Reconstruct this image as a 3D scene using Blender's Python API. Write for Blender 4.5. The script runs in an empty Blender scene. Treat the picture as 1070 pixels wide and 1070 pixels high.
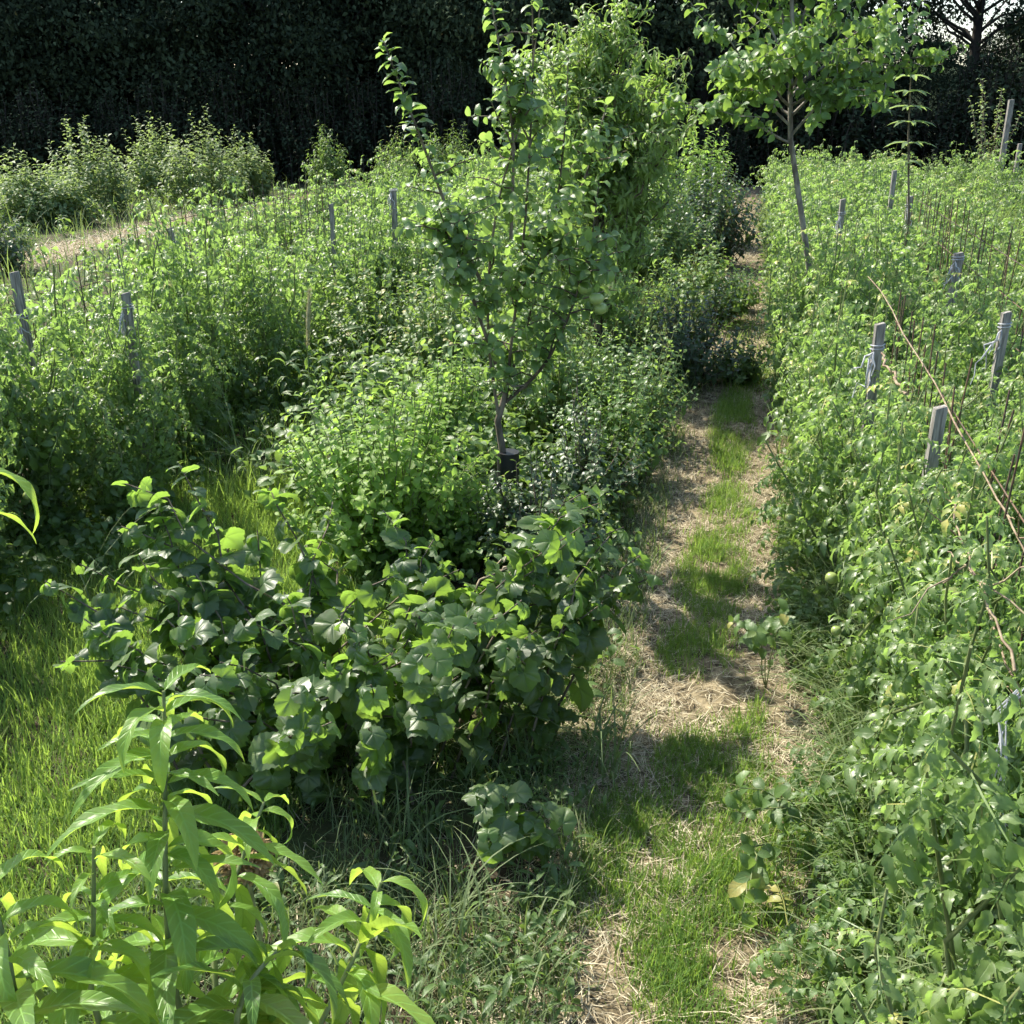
import bpy, math
import numpy as np
from mathutils import Vector

rng = np.random.default_rng(11)
SC = bpy.context.scene
COL = SC.collection
CAM_H, PITCH, FPX = 2.2, math.radians(21.6), 1097.0
cp, sp = math.cos(PITCH), math.sin(PITCH)
SL = 0.212                       # the rows and the path run this much to the right per metre

# ------------------------------------------------------------------ helpers
def ray(px, py):
    a, b = (px - 535) / FPX, -(py - 535) / FPX
    return np.array([a, cp + b * sp, -sp + b * cp])
def P(px, py, y):
    d = ray(px, py); t = y / d[1]
    return np.array([d[0] * t, y, CAM_H + d[2] * t])
def G(px, py, z=0.0):
    d = ray(px, py); t = (z - CAM_H) / d[2]
    return np.array([d[0] * t, d[1] * t, z])
def UV(u, y, z=0.0):
    return np.array([u + SL * y, y, z])
def norm(a):
    a = np.asarray(a, float)
    return a / (np.linalg.norm(a, axis=-1, keepdims=True) + 1e-9)
def _hash(ix, iy, s):
    n = np.sin(ix * 127.1 + iy * 311.7 + s * 74.7) * 43758.5453
    return n - np.floor(n)
def vnoise(x, y, s=0.0):
    ix, iy = np.floor(x), np.floor(y); fx, fy = x - ix, y - iy
    fx = fx * fx * (3 - 2 * fx); fy = fy * fy * (3 - 2 * fy)
    a, b = _hash(ix, iy, s), _hash(ix + 1, iy, s)
    c, d = _hash(ix, iy + 1, s), _hash(ix + 1, iy + 1, s)
    return (a * (1 - fx) + b * fx) * (1 - fy) + (c * (1 - fx) + d * fx) * fy
def gz(x, y):
    """height of the ground"""
    x = np.asarray(x, float); y = np.asarray(y, float)
    return 0.045 * (vnoise(x * 1.7, y * 1.7, 1) - .5) + 0.02 * (vnoise(x * 6, y * 6, 2) - .5) + 0.010 * (vnoise(x * 17, y * 17, 3) - .5)

class Geo:
    def __init__(self):
        self.v, self.f, self.a, self.n = [], [], [], 0
    def add(self, v, f, attr, mat=0):
        """v (N,3), f list of (k,m) int arrays, attr (N,3)"""
        for arr in f:
            self.f.append((arr + self.n, mat))
        self.v.append(v); self.a.append(attr); self.n += len(v)
    def inst(self, T, M, O, rnd, mat=0):
        """copies of one leaf: M (m,3,3) with the axes as columns, O (m,3)"""
        tv, tf, ta = T; m = len(O)
        if m == 0: return
        v = (np.einsum('mij,nj->mni', M, tv) + O[:, None, :]).reshape(-1, 3)
        a = np.repeat(ta[None], m, 0).copy(); a[:, :, 2] += np.asarray(rnd)[:, None]
        off = (np.arange(m) * len(tv))
        fs = [(arr[None] + off[:, None, None]).reshape(-1, arr.shape[1]) for arr in tf]
        self.add(v, fs, a.reshape(-1, 3), mat)
    def tube(self, pts, radii, n=6, rnd=.5, mat=0):
        pts = np.asarray(pts, float); k = len(pts)
        radii = np.broadcast_to(np.asarray(radii, float), (k,))
        t = norm(np.gradient(pts, axis=0))
        ref = np.array([0, 0, 1.]) if abs(t[:, 2]).mean() < .85 else np.array([1., 0, 0])
        s = norm(np.cross(t, ref)); w = np.cross(s, t)
        ang = np.arange(n) * 2 * math.pi / n
        ring = s[:, None] * np.cos(ang)[None, :, None] + w[:, None] * np.sin(ang)[None, :, None]
        v = (pts[:, None] + ring * radii[:, None, None]).reshape(-1, 3)
        i = np.arange(k - 1)[:, None] * n; j = np.arange(n)[None]; j2 = (j + 1) % n
        f = np.stack([i + j, i + j2, i + n + j2, i + n + j], -1).reshape(-1, 4)
        a = np.zeros((len(v), 3)); a[:, 1] = np.repeat(np.linspace(0, 1, k), n); a[:, 2] = rnd
        a[:, 0] = .5
        self.add(v, [f], a, mat)
        self.add(v[-n:], [np.arange(n)[None]], a[-n:], mat)
        self.add(v[:n], [np.arange(n)[None, ::-1]], a[:n], mat)
    def blades(self, pos, L, W, head, lean, curve, rnd, segs=3, mat=0, twist=0.0):
        """ribbons: grass and straw"""
        m = len(pos); k = segs + 1
        t = np.linspace(0, 1, k)
        ang = lean[:, None] + curve[:, None] * t[None]
        dr = np.sin(ang) * L[:, None] / segs; dz = np.cos(ang) * L[:, None] / segs
        r = np.concatenate([np.zeros((m, 1)), np.cumsum(dr[:, :-1], 1)], 1)
        z = np.concatenate([np.zeros((m, 1)), np.cumsum(dz[:, :-1], 1)], 1)
        hx, hy = np.cos(head)[:, None], np.sin(head)[:, None]
        bend = twist * (rng.random((m, 1)) - .5) * (t[None] ** 2) * L[:, None]
        c = np.stack([pos[:, :1] + hx * r - hy * bend, pos[:, 1:2] + hy * r + hx * bend, pos[:, 2:3] + z], -1)
        wd = W[:, None] * (1 - t[None] ** 2.2 * .93)
        sx = np.stack([-hy * wd, hx * wd, 0 * wd], -1) * .5
        v = np.stack([c - sx, c + sx], 2).reshape(-1, 3)
        i = np.arange(m)[:, None] * 2 * k + np.arange(segs)[None] * 2
        f = np.stack([i, i + 1, i + 3, i + 2], -1).reshape(-1, 4)
        a = np.zeros((m, k, 2, 3)); a[:, :, 0, 0] = -1; a[:, :, 1, 0] = 1
        a[..., 1] = t[None, :, None]; a[..., 2] = rnd[:, None, None]
        self.add(v, [f], a.reshape(-1, 3), mat)
    def mesh(self, name, mats, smooth=True):
        v = np.concatenate(self.v).astype(np.float32); a = np.concatenate(self.a).astype(np.float32)
        me = bpy.data.meshes.new(name)
        me.vertices.add(len(v)); me.vertices.foreach_set('co', v.ravel())
        lp = np.concatenate([f.ravel() for f, _ in self.f]).astype(np.int32)
        cnt = np.concatenate([np.full(len(f), f.shape[1]) for f, _ in self.f])
        mi = np.concatenate([np.full(len(f), m) for f, m in self.f]).astype(np.int32)
        st = np.concatenate([[0], np.cumsum(cnt)[:-1]]).astype(np.int32)
        me.loops.add(len(lp)); me.loops.foreach_set('vertex_index', lp)
        me.polygons.add(len(cnt)); me.polygons.foreach_set('loop_start', st)
        me.polygons.foreach_set('material_index', mi)
        me.polygons.foreach_set('use_smooth', np.full(len(cnt), smooth))
        at = me.attributes.new('leaf', 'FLOAT_VECTOR', 'POINT'); at.data.foreach_set('vector', a.ravel())
        for m in mats: me.materials.append(m)
        me.update(calc_edges=True)
        return me
    def build(self, name, mats, parent=None, smooth=True):
        if not isinstance(mats, (list, tuple)): mats = [mats]
        o = bpy.data.objects.new(name, self.mesh(name, mats, smooth)); COL.objects.link(o)
        if parent is not None: o.parent = parent
        return o

def tag(o, label, cat, group=None):
    o['label'] = label; o['category'] = cat
    if group: o['group'] = group
    return o
def thing(name, label, cat, loc=(0, 0, 0), group=None):
    o = bpy.data.objects.new(name, None); COL.objects.link(o); o.location = [float(c) for c in loc]
    o.empty_display_size = .1
    return tag(o, label, cat, group)
def structure(o): o['kind'] = 'structure'; return o
def stuff(o): o['kind'] = 'stuff'; return o
def copy_tree(o, parent=None):
    c = o.copy(); COL.objects.link(c)
    if parent is not None: c.parent = parent
    for ch in list(o.children): copy_tree(ch, c)
    return c

# ------------------------------------------------------------------ materials
def new_mat(name):
    m = bpy.data.materials.new(name); m.use_nodes = True
    nt = m.node_tree; nt.nodes.clear()
    return m, nt, nt.nodes.new
def link(nt, a, b): nt.links.new(a, b)
def mixrgb(nt, fac, a, b):
    n = nt.nodes.new('ShaderNodeMix'); n.data_type = 'RGBA'
    for s, v in ((n.inputs[0], fac), (n.inputs[6], a), (n.inputs[7], b)):
        if isinstance(v, (int, float)): s.default_value = v
        elif isinstance(v, tuple): s.default_value = (*v, 1)
        else: link(nt, v, s)
    return n.outputs[2]
def mth(nt, op, a, b=None, c=None):
    n = nt.nodes.new('ShaderNodeMath'); n.operation = op
    for i, v in enumerate((a, b, c)):
        if v is None: continue
        if isinstance(v, (int, float)): n.inputs[i].default_value = v
        else: link(nt, v, n.inputs[i])
    return n.outputs[0]
def ramp(nt, fac, stops):
    n = nt.nodes.new('ShaderNodeValToRGB'); e = n.color_ramp.elements
    while len(e) < len(stops): e.new(.5)
    for el, (p, c) in zip(e, stops): el.position = p; el.color = (*c, 1)
    link(nt, fac, n.inputs[0]); return n.outputs[0]
def smooth(nt, v, lo, hi):
    n = nt.nodes.new('ShaderNodeMapRange'); n.interpolation_type = 'SMOOTHSTEP'
    n.inputs[1].default_value = lo; n.inputs[2].default_value = hi; link(nt, v, n.inputs[0]); return n.outputs[0]

def leaf_mat(name, stops, under, trans, tfac=.42, rough=.42, spec=.5, vein=.25, veins=0, scale=9.0, bump=.25, gain=1.25):
    m, nt, N = new_mat(name)
    def des(c, k):                                   # pull the colour a little towards its own grey
        l = .3 * c[0] + .6 * c[1] + .1 * c[2]
        return tuple(x + (l * w_ - x) * k for x, w_ in zip(c, (1.16, 1.0, .66)))
    stops = [(p, tuple(x * gain for x in des(c, .24))) for p, c in stops]; trans = tuple(min(.8, x * gain) for x in des(trans, .14))
    at = N('ShaderNodeAttribute'); at.attribute_name = 'leaf'
    sx = N('ShaderNodeSeparateXYZ'); link(nt, at.outputs['Vector'], sx.inputs[0])
    oi = N('ShaderNodeObjectInfo')
    r = mth(nt, 'ADD', sx.outputs[2], mth(nt, 'MULTIPLY', mth(nt, 'SUBTRACT', oi.outputs['Random'], .5), .36))
    base = ramp(nt, r, stops)
    geo = N('ShaderNodeNewGeometry')
    no = N('ShaderNodeTexNoise'); no.inputs['Scale'].default_value = scale; no.inputs['Detail'].default_value = 3
    tc = N('ShaderNodeTexCoord'); link(nt, tc.outputs['Object'], no.inputs['Vector'])
    base = mixrgb(nt, mth(nt, 'MULTIPLY', smooth(nt, no.outputs['Fac'], .42, .72), .35), base, tuple(c * 1.5 + .006 for c in stops[1][1]))
    sn = N('ShaderNodeTexNoise'); sn.inputs['Scale'].default_value = scale * 4; sn.inputs['Detail'].default_value = 2; link(nt, tc.outputs['Object'], sn.inputs['Vector'])
    spot = mth(nt, 'MULTIPLY', smooth(nt, sn.outputs['Fac'], .66, .74), .55)
    base = mixrgb(nt, spot, base, (.13, .10, .035))
    mid = mth(nt, 'SUBTRACT', 1.0, smooth(nt, mth(nt, 'ABSOLUTE', sx.outputs[0]), .03, .12))
    if veins:
        w = mth(nt, 'ABSOLUTE', mth(nt, 'SUBTRACT', mth(nt, 'FRACT', mth(nt, 'ADD', mth(nt, 'MULTIPLY', sx.outputs[1], float(veins)), mth(nt, 'MULTIPLY', mth(nt, 'ABSOLUTE', sx.outputs[0]), -1.3))), .5))
        side = mth(nt, 'MULTIPLY', mth(nt, 'SUBTRACT', 1.0, smooth(nt, w, .02, .16)), .8)
        mid = mth(nt, 'MAXIMUM', mid, side)
    pale = tuple(min(1, c * 2.2 + .03) for c in stops[1][1])
    top = mixrgb(nt, mth(nt, 'MULTIPLY', mid, vein), base, pale)
    colr = mixrgb(nt, geo.outputs['Backfacing'], top, mixrgb(nt, .75, base, under))
    pb = N('ShaderNodeBsdfPrincipled'); link(nt, colr, pb.inputs['Base Color'])
    rr = mth(nt, 'ADD', rough, mth(nt, 'MULTIPLY', geo.outputs['Backfacing'], .25)); link(nt, rr, pb.inputs['Roughness'])
    pb.inputs['Specular IOR Level'].default_value = spec
    if bump:
        bp = N('ShaderNodeBump'); bp.inputs['Strength'].default_value = bump; bp.inputs['Distance'].default_value = .004
        hgt = mth(nt, 'ADD', mth(nt, 'MULTIPLY', mid, -.6), mth(nt, 'MULTIPLY', no.outputs['Fac'], 1.2)); link(nt, hgt, bp.inputs['Height'])
        link(nt, bp.outputs[0], pb.inputs['Normal'])
    out = N('ShaderNodeOutputMaterial')
    if tfac == 0:
        link(nt, pb.outputs[0], out.inputs[0]); return m
    tr = N('ShaderNodeBsdfTranslucent')
    tcol = mixrgb(nt, mth(nt, 'MULTIPLY', mid, .35), mixrgb(nt, smooth(nt, r, .2, .9), tuple(c * .7 for c in trans), trans), tuple(c * .45 for c in trans))
    link(nt, tcol, tr.inputs[0])
    mx = N('ShaderNodeMixShader'); mx.inputs[0].default_value = tfac
    link(nt, pb.outputs[0], mx.inputs[1]); link(nt, tr.outputs[0], mx.inputs[2])
    link(nt, mx.outputs[0], out.inputs[0])
    return m
def solid_mat(name, a, b, rough=.8, spec=.3, scale=20, stretch=(1, 1, 1), bump=.4, trans=None, tfac=.3):
    m, nt, N = new_mat(name)
    tc = N('ShaderNodeTexCoord'); mp = N('ShaderNodeMapping'); mp.inputs['Scale'].default_value = stretch
    link(nt, tc.outputs['Object'], mp.inputs[0])
    no = N('ShaderNodeTexNoise'); no.inputs['Scale'].default_value = scale; no.inputs['Detail'].default_value = 5; link(nt, mp.outputs[0], no.inputs['Vector'])
    at = N('ShaderNodeAttribute'); at.attribute_name = 'leaf'
    sx = N('ShaderNodeSeparateXYZ'); link(nt, at.outputs['Vector'], sx.inputs[0])
    f = mth(nt, 'ADD', smooth(nt, no.outputs['Fac'], .35, .65), mth(nt, 'MULTIPLY', mth(nt, 'SUBTRACT', sx.outputs[2], .5), .9))
    cl = N('ShaderNodeClamp'); link(nt, f, cl.inputs[0])
    pb = N('ShaderNodeBsdfPrincipled'); link(nt, mixrgb(nt, cl.outputs[0], a, b), pb.inputs['Base Color'])
    pb.inputs['Roughness'].default_value = rough; pb.inputs['Specular IOR Level'].default_value = spec
    if bump:
        bp = N('ShaderNodeBump'); bp.inputs['Strength'].default_value = bump; bp.inputs['Distance'].default_value = .005
        link(nt, no.outputs['Fac'], bp.inputs['Height']); link(nt, bp.outputs[0], pb.inputs['Normal'])
    out = N('ShaderNodeOutputMaterial'); sh = pb.outputs[0]
    if trans:
        tr = N('ShaderNodeBsdfTranslucent'); tr.inputs[0].default_value = (*trans, 1)
        mx = N('ShaderNodeMixShader'); mx.inputs[0].default_value = tfac
        link(nt, sh, mx.inputs[1]); link(nt, tr.outputs[0], mx.inputs[2]); sh = mx.outputs[0]
    link(nt, sh, out.inputs[0])
    return m

YEL = (.30, .26, .05); BRN = (.16, .11, .05)
M_TOM = leaf_mat('tomato_leaf', [(0, (.028, .066, .016)), (.45, (.056, .106, .026)), (.85, (.105, .158, .042)), (.99, YEL)], (.13, .18, .10), (.24, .42, .06), .44, .40, .6, .2, 0, 14, .25, 1.65)
M_PEACH = leaf_mat('peach_leaf', [(0, (.018, .090, .008)), (.5, (.054, .145, .010)), (1, (.110, .205, .014))], (.07, .18, .03), (.38, .58, .03), .46, .38, .5, .8, 10, 24, .4, 1.45)
M_CURR = leaf_mat('currant_leaf', [(0, (.026, .060, .022)), (.5, (.042, .088, .030)), (1, (.070, .125, .036))], (.10, .15, .08), (.29, .54, .035), .42, .43, .65, .22, 0, 22, .5)
M_LIME = leaf_mat('lime_leaf', [(0, (.045, .100, .015)), (.5, (.085, .165, .022)), (1, (.14, .23, .03))], (.13, .2, .06), (.29, .52, .05), .46, .46, .35, .3, 7, 20, .25, 1.6)
M_PLUM = leaf_mat('plum_leaf', [(0, (.040, .090, .020)), (.5, (.075, .140, .030)), (1, (.12, .19, .045))], (.13, .19, .07), (.28, .46, .06), .44, .42, .5, .3, 7, 20, .25, 1.45)
M_APPLE = leaf_mat('apple_leaf', [(0, (.028, .075, .022)), (.5, (.048, .110, .028)), (1, (.085, .16, .04))], (.23, .28, .20), (.28, .48, .06), .42, .38, .65, .3, 8, 20, .25, 1.5)
M_DARKSH = leaf_mat('dark_shrub_leaf', [(0, (.014, .042, .016)), (.5, (.024, .062, .022)), (1, (.05, .10, .03))], (.10, .14, .09), (.15, .28, .04), .30, .36, .65, .2, 6, 20)
M_GREY = leaf_mat('raspberry_leaf', [(0, (.035, .070, .028)), (.5, (.060, .105, .042)), (1, (.10, .15, .065))], (.17, .21, .13), (.26, .38, .09), .40, .5, .32, .2, 6, 12, .25, 1.75)
M_YOUNG = leaf_mat('young_tree_leaf', [(0, (.030, .090, .018)), (.5, (.055, .140, .024)), (1, (.10, .20, .03))], (.10, .17, .06), (.28, .48, .05), .42, .42, .5, .3, 8, 20, .25, 1.4)
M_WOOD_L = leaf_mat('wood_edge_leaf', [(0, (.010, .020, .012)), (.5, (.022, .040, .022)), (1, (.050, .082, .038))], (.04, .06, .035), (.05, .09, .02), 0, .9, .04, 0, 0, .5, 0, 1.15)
M_GRASS = leaf_mat('grass_blade', [(0, (.040, .112, .016)), (.5, (.072, .172, .022)), (.9, (.125, .23, .035)), (1, (.34, .30, .12))], (.10, .18, .04), (.32, .52, .045), .42, .5, .4, .15, 0, 5, 0)
M_TALLG = leaf_mat('tall_grass_blade', [(0, (.050, .095, .030)), (.5, (.090, .150, .045)), (.85, (.16, .21, .08)), (1, (.36, .32, .17))], (.14, .19, .08), (.26, .40, .07), .38, .42, .5, .2, 0, 5, 0)
M_WEED = leaf_mat('weed_leaf', [(0, (.030, .075, .018)), (.5, (.055, .125, .026)), (.9, (.09, .17, .04)), (1, YEL)], (.11, .16, .07), (.24, .42, .045), .40, .45, .5, .25, 5, 12)
M_STRAW = solid_mat('straw', (.28, .225, .14), (.64, .57, .41), .75, .3, 30, bump=0, trans=(.42, .34, .18), tfac=.2)
M_STEM = solid_mat('green_stem', (.11, .14, .05), (.21, .24, .10), .55, .4, 20)
M_BARK = solid_mat('bark', (.075, .060, .045), (.20, .165, .125), .85, .25, 26, (1, 1, .3), .7)
M_GBARK = solid_mat('grey_bark', (.11, .095, .08), (.27, .25, .21), .8, .3, 26, (1, 1, .3), .7)
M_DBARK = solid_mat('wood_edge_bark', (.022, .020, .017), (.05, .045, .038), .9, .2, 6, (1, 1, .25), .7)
M_RED = solid_mat('red_cane', (.15, .10, .065), (.30, .235, .15), .6, .35, 40, (1, 1, 1), .3)
M_STAKE = solid_mat('weathered_wood', (.12, .11, .10), (.33, .31, .28), .85, .25, 30, (2.5, 2.5, .22), .7)
M_TWINE = solid_mat('plastic_twine', (.36, .37, .40), (.60, .61, .64), .35, .5, 40, bump=0, trans=(.7, .72, .78), tfac=.35)
M_ROD = solid_mat('rusty_rod', (.055, .040, .032), (.14, .085, .05), .7, .4, 40, bump=.3)
M_BLACK = solid_mat('black_plastic', (.012, .012, .013), (.022, .022, .024), .45, .4, 10, bump=.2)
M_APPLEF = solid_mat('apple_skin', (.16, .26, .06), (.28, .36, .12), .35, .5, 8, bump=.05)
M_TOMF = solid_mat('green_tomato_skin', (.15, .22, .05), (.30, .34, .11), .3, .5, 6, bump=.03)
M_SEED = solid_mat('seed_head', (.30, .28, .14), (.52, .49, .30), .7, .3, 60, bump=.3, trans=(.4, .38, .2))
M_ORANGE = solid_mat('dry_flower', (.20, .15, .07), (.38, .29, .14), .8, .3, 50, bump=.3, trans=(.34, .26, .12))

# ------------------------------------------------------------------ leaf shapes (axis +y, face +z, length 1)
def strip_leaf(rows, half, w, curl=0., fold=.25, wave=0., cols=2, seed=0, t0=0.0):
    """leaf of given width profile; cols quads per half"""
    r = np.random.default_rng(seed); t = np.linspace(0, 1, rows + 1); wd = np.array([half(x) for x in t]) * w
    s = np.linspace(-1, 1, 2 * cols + 1)
    X = wd[:, None] * s[None]; Y = np.repeat(t[:, None], len(s), 1)
    Z = np.abs(X) * fold + wave * wd[:, None] * (np.abs(s)[None] ** 2) * np.sin(t[:, None] * 17 + np.sign(s)[None] * 1.3 + r.random() * 6)
    if abs(curl) > 1e-4:
        a = curl * Y; Yc = np.sin(a) / curl; Zc = -(1 - np.cos(a)) / curl
        Y, Z = Yc + Z * np.sin(a), Zc + Z * np.cos(a)
    v = np.stack([X, Y, Z], -1).reshape(-1, 3); k = len(s)
    i = np.arange(rows)[:, None] * k; j = np.arange(k - 1)[None]
    f = np.stack([i + j, i + j + 1, i + k + j + 1, i + k + j], -1).reshape(-1, 4)
    a = np.stack([np.repeat(s[None], rows + 1, 0), np.repeat(t[:, None], k, 1), np.zeros((rows + 1, k))], -1).reshape(-1, 3)
    return v, [f], a
def oval(t): return max(.03, math.sin(math.pi * min(1, t) ** .85) ** .8)
def lance(t): return max(.03, math.sin(math.pi * t ** .8) ** .75) * (1 - .25 * t)
def bend(v, k):
    a = k * v[:, 1]; z = v[:, 2]
    return np.stack([v[:, 0], np.sin(a) / k + z * np.sin(a), -(1 - np.cos(a)) / k + z * np.cos(a)], -1)
def frame(d, up):
    y = norm(d); x = norm(np.cross(y, up)); z = np.cross(x, y)
    return np.stack([x, y, z], -1)
def scaled(M, s): return M * np.asarray(s)[:, None, None]

T_OVAL = [strip_leaf(5, oval, .30, c, .3, .12, 1, i) for i, c in enumerate((.5, 1.1, 1.6))]
T_OVALF = [strip_leaf(2, lambda t: 1 if .3 < t < .7 else .06, .28, c, .3, 0, 1, i) for i, c in enumerate((.5, 1.2))]
T_PEACH = [strip_leaf(16, lance, .108, c, .42, .18, 2, i) for i, c in enumerate((.9, 1.4, 1.8, 2.3, 2.8))]
T_PEACHF = [strip_leaf(4, lance, .14, c, .35, .1, 1, i) for i, c in enumerate((.8, 1.5, 2.2))]
def lobed(seed, droop):
    """broad currant leaf: three to five lobes, toothed edge, pleated along its veins"""
    r = np.random.default_rng(seed); n = 36
    th = np.linspace(-math.pi * .86, math.pi * .86, n)             # 0 = tip
    lob = .60 + .34 * np.exp(-np.abs(th) / .34) + .20 * np.exp(-np.abs(np.abs(th) - 1.05) / .30) + .08 * np.exp(-np.abs(np.abs(th) - 2.05) / .3)
    lob *= 1 + .035 * np.where(np.arange(n) % 2, 1, -1) + r.normal(0, .03, n)
    rings = [.0, .3, .62, .85, 1.0]; vs, at = [], []
    pleat = np.exp(-(th / .16) ** 2) + np.exp(-((np.abs(th) - 1.05) / .16) ** 2) + .6 * np.exp(-((np.abs(th) - .52) / .1) ** 2) * 0
    buck = r.normal(0, 1, (5, 8))
    for q in rings:
        x = np.sin(th) * lob * q * .66; y = .30 + np.cos(th) * lob * q * .74
        und = sum(buck[0, i] * np.sin(x * 5 * buck[1, i] + y * 6 * buck[2, i] + buck[3, i] * 3) for i in range(5)) * .020
        z = -.030 * pleat * min(1, q * 1.6) - droop * (q * lob) ** 2 * .14 + .16 * np.abs(x) + und
        mid = np.minimum(np.abs(th) * 1.0, np.abs(np.abs(th) - 1.05)) * q * 1.2
        vs.append(np.stack([x, y, z], -1)); at.append(np.stack([np.clip(mid, 0, 1), y, 0 * y], -1))
    v = np.concatenate(vs); a = np.concatenate(at); f = []
    for k in range(len(rings) - 1):
        i = np.arange(n - 1); f.append(np.stack([k * n + i, (k + 1) * n + i, (k + 1) * n + i + 1, k * n + i + 1], -1)[:, ::-1])
    return bend(v, .35 + droop * .75), [np.concatenate(f)], a
T_LOBED = [lobed(i, d) for i, d in enumerate((.2, .5, .8, 1.1, 1.4, 1.7))]
def compound(seed, near, droop):
    """tomato leaf: lobed leaflets in pairs along a stalk"""
    r = np.random.default_rng(seed); V, F, A, n0 = [], [], [], 0
    spec = [(1.0, 0, .46)]
    for t, s in ((.30, .26), (.52, .38), (.76, .40)):
        for sd in (-1, 1): spec.append((t + r.normal(0, .03), sd, s * r.uniform(.85, 1.15)))
    if near:
        for t in (.42, .64):
            for sd in (-1, 1): spec.append((t, sd, .13))
    for t, sd, s in spec:
        if near:
            ph = [.05, .62, .95, .66, .84, .52, .50, .24, .04]
            v, f, a = strip_leaf(8, lambda q: ph[min(8, int(round(q * 8)))], .25, r.uniform(.5, 1.9), .35, .22, 1, int(r.integers(99)))
        else:
            v, f, a = strip_leaf(3, lambda q: [.06, .9, .7, .05][int(round(q * 3))], .30, r.uniform(.5, 1.8), .35, 0, 1)
        an = sd * r.uniform(.85, 1.25); v = v * s
        rl = r.normal(0, .35); v = np.stack([v[:, 0] * math.cos(rl) + v[:, 2] * math.sin(rl), v[:, 1], -v[:, 0] * math.sin(rl) + v[:, 2] * math.cos(rl)], -1)
        v = np.stack([v[:, 0] * math.cos(an) + v[:, 1] * math.sin(an), -v[:, 0] * math.sin(an) + v[:, 1] * math.cos(an), v[:, 2]], -1)
        v += np.array([sd * .03, t, 0]); a = a.copy(); a[:, 2] = r.normal(0, .10)
        V.append(v); A.append(a); F += [q + n0 for q in f]; n0 += len(v)
    v = np.array([[-.012, 0, 0], [.012, 0, 0], [.012, .5, .0], [-.012, .5, 0], [.008, 1, 0], [-.008, 1, 0]])
    V.append(v); a = np.zeros((6, 3)); a[:, 2] = .25; A.append(a); F.append(np.array([[0, 1, 2, 3], [3, 2, 4, 5]]) + n0)
    v = bend(np.concatenate(V), droop)
    return v * .75, F, np.concatenate(A)
T_TOMN = [compound(i, True, d) for i, d in enumerate((.6, 1.0, 1.5, 1.9))]
T_TOMF = [compound(i + 20, False, d) for i, d in enumerate((.6, 1.1, 1.7))]

def put(geo, T, O, d, up, size, rnd, mat=0):
    k = rng.integers(len(T), size=len(O))
    M = scaled(frame(d, up), size)
    for i in range(len(T)):
        s = k == i
        geo.inst(T[i], M[s], O[s], rnd[s], mat)
def curve_pts(a, b, n=7, sag=0.0, wob=.02, up=0.0):
    a, b = np.asarray(a, float), np.asarray(b, float); t = np.linspace(0, 1, n)[:, None]
    L = np.linalg.norm(b - a); p = a * (1 - t) + b * t
    p[:, 2] += (up - sag) * L * np.sin(math.pi * t[:, 0])
    w = rng.normal(0, wob * L, (n, 3)) * np.sin(math.pi * t); return p + w
def along(pts, t):
    pts = np.asarray(pts); k = len(pts) - 1; x = np.clip(np.asarray(t) * k, 0, k - 1e-6); i = x.astype(int); f = (x - i)[:, None]
    return pts[i] * (1 - f) + pts[i + 1] * f, norm(pts[i + 1] - pts[i])
def shoot(stem, leaf, pts, r0, r1, n, T, size, t0=.2, rise=.5, droop=0., tip=.6, mat=0, rb=.5, rs=.2, sides=5, jit=.25):
    """a stem with leaves spiralling up it"""
    pts = np.asarray(pts, float)
    if stem is not None: stem.tube(pts, np.linspace(r0, r1, len(pts)), sides, rng.random())
    t = np.linspace(t0, 1, n) + rng.normal(0, .01, n); t = np.clip(t, 0, 1)
    o, ax = along(pts, t)
    ph = np.arange(n) * 2.4 + rng.random() * 6.3 + rng.normal(0, .2, n)
    ref = np.where(np.abs(ax[:, 2:3]) > .9, np.array([[1., 0, 0]]), np.array([[0, 0, 1.]]))
    s = norm(np.cross(ax, ref)); w = np.cross(s, ax)
    rad = s * np.cos(ph)[:, None] + w * np.sin(ph)[:, None]
    d = rad + ax * rise * (1 + .8 * (t > .93))[:, None] + rng.normal(0, jit, (n, 3)); d[:, 2] -= droop
    up = ax * .8 + np.array([0, 0, .8]) + rng.normal(0, jit, (n, 3))
    sz = size * (1 - (1 - tip) * np.clip((t - .6) / .4, 0, 1)) * rng.uniform(.62, 1.22, n)
    rnd = np.clip(rb + rng.normal(0, rs, n) + .25 * np.clip((t - .75) / .25, 0, 1), 0, .94)
    put(leaf, T, o + norm(d) * r1 * .8, d, up, sz, rnd, mat)

# ------------------------------------------------------------------ generic bushes and trees (geometry round the origin)
def bush_geo(R, H, shoots, per, T, size, flat=1.0, up=.35, r0=.006, base=.25, lean=(0, 0), rb=.5, t0=.25, droop=.1, top=1.0, inner=0):
    st, lf = Geo(), Geo()
    for i in range(shoots):
        a = rng.random() * 6.283; q = math.sqrt(rng.random())
        e = rng.random() ** .8
        R_ = R * (1 - .25 * rng.random())
        tip_ = np.array([math.cos(a) * R_ * q + lean[0], math.sin(a) * R_ * q * flat + lean[1], H * (1 - .55 * q ** 2.2) * (.55 + .45 * e) * (1 + rng.normal(0, .06))])
        b = np.array([math.cos(a) * R * base * q, math.sin(a) * R * base * q * flat, 0.0])
        shoot(st, lf, curve_pts(b, tip_, 6, 0, .03, up * .25), r0, r0 * .3, per, T, size, t0, .45, droop, .6, rb=rb)
    return st, lf
def bush(name, label, cat, loc, mats, group=None, **k):
    t = thing(name, label, cat, loc, group); st, lf = bush_geo(**k)
    st.build('stems', mats[0], t); lf.build('foliage', mats[1], t); return t

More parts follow.
